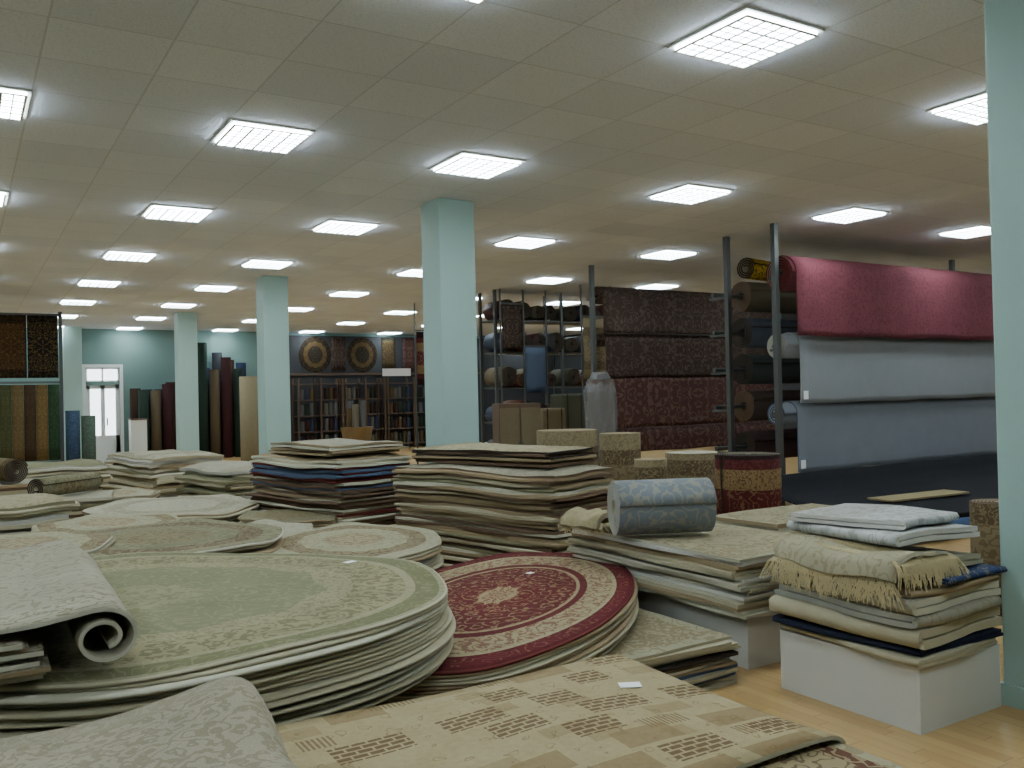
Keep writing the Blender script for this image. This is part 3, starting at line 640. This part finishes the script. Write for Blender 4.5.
for li, zz in enumerate(lv):
    x = 8.40
    while x < 11.2:
        R = random.uniform(.10, .2)
        if x+2*R > 11.26: break
        if x < 9.855 < x+2*R or abs(x-9.83) < .03: x = 9.88; continue
        k = random.choice(['dull blue','tan','dark brown','olive','grey','dark red','navy','dark brown','rust'])
        o = rug_roll('rolled_carpet', R, .62, [pm[k], E['dark'], E['dark']], .03, .03, None, (x+R, 14.24, zz+R+.006), (0,0,0), random.uniform(0,6))
        tag(o, '%s rolled carpet on the %s shelf of the middle shelving' % (k, ords[li]), 'rolled carpet', '%s rolls on the %s shelf of the middle shelving' % (k, ords[li]))
        x += 2*R+.012
pack(9.5, 13.4, 0, .5, .45, 1.5, pm['olive'], 'tall olive bale standing beside the plastic wrapped roll', None)
pack(8.9, 13.2, 0, .5, .5, 1.25, pm['tan'], 'tall tan bale standing before the middle shelving', None)
q = LZ(.05, 12.6)
r = thing('cabinet', 'brown two door cabinet with tan panels near the centre column', 'cabinet', (q.x, q.y, 0), -.3)
bx('body', M_wood, r, -.3, .3, -.2, .2, 0, 1.38)
for s in (-1, 1):
    dd = bx('door', pm['tan'], r, s*.15-.14, s*.15+.14, -.222, -.201, .06, 1.32)
    bx('handle', M_steel, dd, s*.03-.008, s*.03+.008, -.24, -.223, .7, .85)
for i, (x_, y_, zc, hh, mt_, c_, lab) in enumerate([(9.75, 12.8, 2.3, .55, m_tangold, 'olive', 'olive tan rug hanging full length beside the third rack'), (8.3, 16.6, 2.3, .55, m_redgold, 'red', 'dark red rug hanging near the shelving, right of the centre column'),
        (9.05, 13.75, 1.95, .42, pm['dull blue'], 'blue', 'dull blue carpet hanging in front of the middle shelving'), (8.62, 13.85, 2.75, .4, m_browndrop2, 'brown', 'brown patterned rug hanging high on the middle shelving')]):
    r = thing('hanging_rug', lab, 'rug', (x_, y_, 0)); hw_ = .3 if i < 2 else .22
    ribbon('rug', [(-hw_,0),(0,0),(hw_,0)], .015, -hh, hh, 6, [mt_, E[c_], E[c_]], r, None, (0,0,zc), 0, (PI/2, 0, 0))
    bx('hanging_bar', M_steel, r, -hw_-.02, hw_+.02, -.015, .015, zc+hh+.01, zc+hh+.04)
    for s in (-1, 1): bx('post', M_steel, r, s*(hw_+.03)-.012, s*(hw_+.03)+.012, -.012, .012, 0, HC-.002)

# ---------------------------------------------------------------- far display wall
r = thing('display_wall', 'dark display panel along the far wall behind round rugs', 'display panel', (10.3, 24.93, 0))
bx('panel', M_dark, r, -2.45, 6.8, -.03, .03, 0, 3.35)
bx('rail', M_wood, r, -2.45, 6.8, -.07, -.031, 2.2, 2.26)
mr = rug_mat('round_wreath', .48, .52, 'oval', [(0, rgb(40,36,32), rgb(70,56,36), 9), (.5, rgb(92,74,44), rgb(54,40,28), 14), (.75, rgb(38,32,28), rgb(84,68,42), 12)])
for xx, lab in ((8.75, 'left round gold wreath rug hung on the far dark wall'), (10.2, 'right round gold wreath rug hung on the far dark wall')):
    o = oval_rug(xx, 24.88, .48, .52, 0, 2.8, .012, mr, E['dark'], name='round_rug', n=40); o.rotation_euler = (PI/2, 0, 0); o.location = (xx, 24.896, 2.80); tag(o, lab, 'rug')
for i, xx in enumerate((9.45, 11.05, 11.75, 12.35)):
    o = ribbon('hanging_rug', line(-.22, .22, 0, 4), .012, -.5, .5, 4, [[m_browndrop2, m_darkrug, m_browndrop, m_tangold][i], E['dark'], E['dark']], None, None, (xx, 24.885, 2.82), 0, (PI/2, 0, 0))
    tag(o, '%s patterned rug hung on the far dark wall, %s from left' % (['brown','dark green','reddish','tan'][i], ords[i]), 'rug', 'rectangular rugs on the far dark wall')
shelving(8.0, 9.3, 24.2, .5, (.15, .6, 1.05, 1.5, 1.95), 'far left bookcase of small rug rolls beneath the round rugs', M_wood, 2.1)
shelving(9.4, 10.6, 24.2, .5, (.15, .6, 1.05, 1.5, 1.95), 'far middle bookcase of small rug rolls beneath the round rugs', M_wood, 2.1)
shelving(10.7, 12.4, 24.2, .5, (.15, .6, 1.05, 1.5, 1.95), 'far right bookcase of rugs beside the blank white board', M_wood, 2.1)
small = [plain('small_roll_%d' % i, c) for i, c in enumerate([rgb(92,92,92), rgb(56,62,80), rgb(88,72,50), rgb(66,40,36), rgb(104,98,84), rgb(46,54,46), rgb(54,42,36)])]
for (x0, x1, wh) in ((8.06, 9.24, 'left'), (9.46, 10.54, 'middle'), (10.76, 12.34, 'right')):
    for li, zz in enumerate((.15, .6, 1.05, 1.5)):
        n = int((x1-x0)/.14)
        for i in range(n):
            xx = x0+.08+i*.14
            if abs(xx-(x0+x1)/2) < .09: continue
            o = MB().cyl(xx, 24.33, zz+.001, zz+random.uniform(.28,.36), .058, 10).build('small_rug_roll', random.choice(small))
            tag(o, 'small upright rug roll on the %s shelf of the far %s bookcase' % (ords[li], wh), 'rolled rug', 'small rolls on the %s shelf of the far %s bookcase' % (ords[li], wh))
r = thing('blank_board', 'small blank white board above the far right bookcase', 'sign', (10.95, 24.1, 2.2))  # plain white rectangle over the bookcase, nothing printed on it
bx('board', M_paper, r, -.45, .45, -.01, .01, -.06, .16)
for s in (-1, 1): bx('bracket', M_steel, r, s*.29-.01, s*.29+.01, -.01, .01, -.1, -.061)
r = thing('basket', 'golden wicker basket of rolled mats before the far display', 'basket', (8.9, 22.2, 0))
MB().cyl(0, 0, 0, .75, .3, 20, .42).build('body', plain('wicker', rgb(120,94,54), .8, .3, 30), r)
for i in range(6):
    a = i*PI/3; MB().cyl(.2*math.cos(a), .2*math.sin(a), .751, 1.25+.1*(i % 3), .09, 10).build('rolled_mat', small[(i*2+2) % 6], r)
dk = [('dark brown', rgb(56,40,32)), ('maroon', rgb(60,34,36)), ('charcoal', rgb(48,50,54)), ('tan', rgb(90,78,60)), ('navy', rgb(34,42,64)), ('forest green', rgb(40,54,46))]
for i, px_ in enumerate((137, 143, 149, 155, 161, 167, 173, 202, 208, 214, 220, 226, 232, 238, 244)):
    nm, cc_ = dk[(i*5) % 6]
    k = (px_-512)/F
    X = (24.4*(math.sin(yaw)+k*math.cos(yaw)))/(math.cos(yaw)-k*math.sin(yaw))
    R = .13; h = random.uniform(1.3, 2.3) if px_ < 190 else random.uniform(2.3, 3.1)
    rug = rug_roll('standing_carpet_roll', R, h, [plain('far_'+nm.replace(' ', '_'), cc_), backing, E['dark']], .03, .03, None, (X, 24.7-(i % 2)*.32, h/2+.001), (PI/2, 0, 0))
    tag(rug, '%s carpet roll standing at the far wall %s the fourth column' % (nm, 'left of' if px_ < 190 else 'right of'), 'rolled carpet', 'carpet rolls standing along the far wall')
r = thing('reception_box', 'small white cabinet beside the far door', 'cabinet', (3.72, 23.6, 0))
bx('body', M_white, r, -.18, .18, -.2, .2, .05, 1.1, bevel=.01); bx('top', M_wood, r, -.2, .2, -.22, .22, 1.101, 1.13); bx('base', M_steel, r, -.16, .16, -.18, .18, 0, .05)

# ---------------------------------------------------------------- hanging rugs at far left
yL = 18.0
r = thing('hanging_rail', 'tall steel rail frame holding rugs at the far left', 'rack', (.0, yL, 0))
for xx in (.0, 1.56): bx('post', M_steel, r, xx-.03, xx+.03, .03, .09, 0, 3.2)
for zz in (3.14, 1.92): bx('rail', M_steel, r, .0, 1.56, .03, .06, zz-.02, zz+.02)
tones = [('dark green', m_darkrug), ('dark brown', rug_mat('brown_hang', .3, .5, 'rect', [(0, rgb(70,48,30), rgb(110,86,50), 12), (.7, rgb(50,36,26), rgb(90,70,40), 14)])), ('black and gold', rug_mat('blackgold', .3, .5, 'rect', [(0, rgb(34,32,30), rgb(110,88,46), 12), (.8, rgb(26,26,26), rgb(90,70,40), 14)]))]
for i in range(3):
    nm, mt = tones[i % 3]
    o = ribbon('hanging_rug', line(-.245, .245, 0, 4), .012, -.56, .56, 6, [mt, E['dark'], E['dark']], None, lambda x, y: .01*math.sin(x*20), (.27+i*.5, yL, 2.56), 0, (PI/2, 0, 0))
    tag(o, '%s rug hanging in the upper row at far left, %s from left' % (nm, ords[i]), 'rug', 'rugs hanging in the upper row at far left')
lc = [('brown', rgb(90,64,42)), ('gold brown', rgb(124,98,58)), ('rust', rgb(100,62,42)), ('olive', rgb(80,82,54)), ('dark tan', rgb(110,92,62)), ('brown', rgb(76,58,42)), ('gold brown', rgb(116,94,58)), ('green', rgb(50,72,50)), ('slate blue', rgb(60,76,96)), ('grey green', rgb(80,94,82))]
for i, (nm, cc_) in enumerate(lc):
    mt = rug_mat('lower_'+nm.replace(' ', '_')+str(i), 50, .7, 'rect', [(0, cc_, tuple(min(1, v*1.5) for v in cc_[:3])+(1,), 12)])
    if i < 8:
        o = ribbon('hanging_rug', cat_rom([(-.09,0),(-.04,.03),(.04,.03),(.09,0)], 3), .012, -.68, .68, 4, [mt, E['dark'], E['dark']], None, None, (.1+i*.19, yL-.02, 1.2), 0, (PI/2, 0, 0))
        tag(o, '%s rug hanging in the lower row at far left, %s from left' % (nm, ords[i]), 'rug', 'rugs hanging in the lower row at far left')
    else:
        o = rug_roll('standing_rug_roll', .12, 1.4-.1*(i-8), [mt, backing, E['dark']], .03, .022, None, (1.73+(i-8)*.26, yL, .7-.05*(i-8)+.001), (PI/2,0,0))
        tag(o, '%s roll standing right of the hanging rugs at far left' % nm, 'rolled rug')

# ---------------------------------------------------------------- price tags
def ptag(px, py, z, s, label, rz=0.3):
    p = P(px, py, z); o = MB().box(-s/2, s/2, -s*.35, s*.35, 0, .0015).build('price_tag', M_paper, loc=(p.x, p.y, z), rot=(0,0,rz)); tag(o, label, 'tag')
pp = P(630, 685, zh+.03)
ptag(630, 685, zh+.0165+.003+hw(pp.x-1.40, pp.y-2.20), .075, 'white paper price tag lying on the patchwork rug', -.5)
ptag(530, 573, zt2-.0012, .05, 'small white tag on the red oval rug')
ptag(350, 562, zt3-.0012, .06, 'small white tag on the green oval rug')
for (x_, y_, z_, lab) in [(8.48, 7.10, 1.42, 'white tag on the left edge of the light grey carpet'), (8.48, 7.165, .6, 'white tag low on the left edge of the blue grey carpet')]:
    tag(MB().box(-.04, .04, -.002, 0, -.05, .05).build('price_tag', M_paper, loc=(x_, y_-.0, z_)), lab, 'tag')

# ---------------------------------------------------------------- camera and world
cam = bpy.data.cameras.new('camera'); co = bpy.data.objects.new('camera', cam); C.objects.link(co)
cam.sensor_width = 36; cam.lens = F/1024*36; cam.clip_end = 100; cam.clip_start = .05
Mx = Matrix(((CR.x, CU.x, -FWD.x, O.x), (CR.y, CU.y, -FWD.y, O.y), (CR.z, CU.z, -FWD.z, O.z), (0,0,0,1)))
co.matrix_world = Mx
bpy.context.scene.camera = co
w = bpy.data.worlds.new('world'); bpy.context.scene.world = w; w.use_nodes = True
w.node_tree.nodes['Background'].inputs[0].default_value = (.6,.8,.85,1); w.node_tree.nodes['Background'].inputs[1].default_value = .15
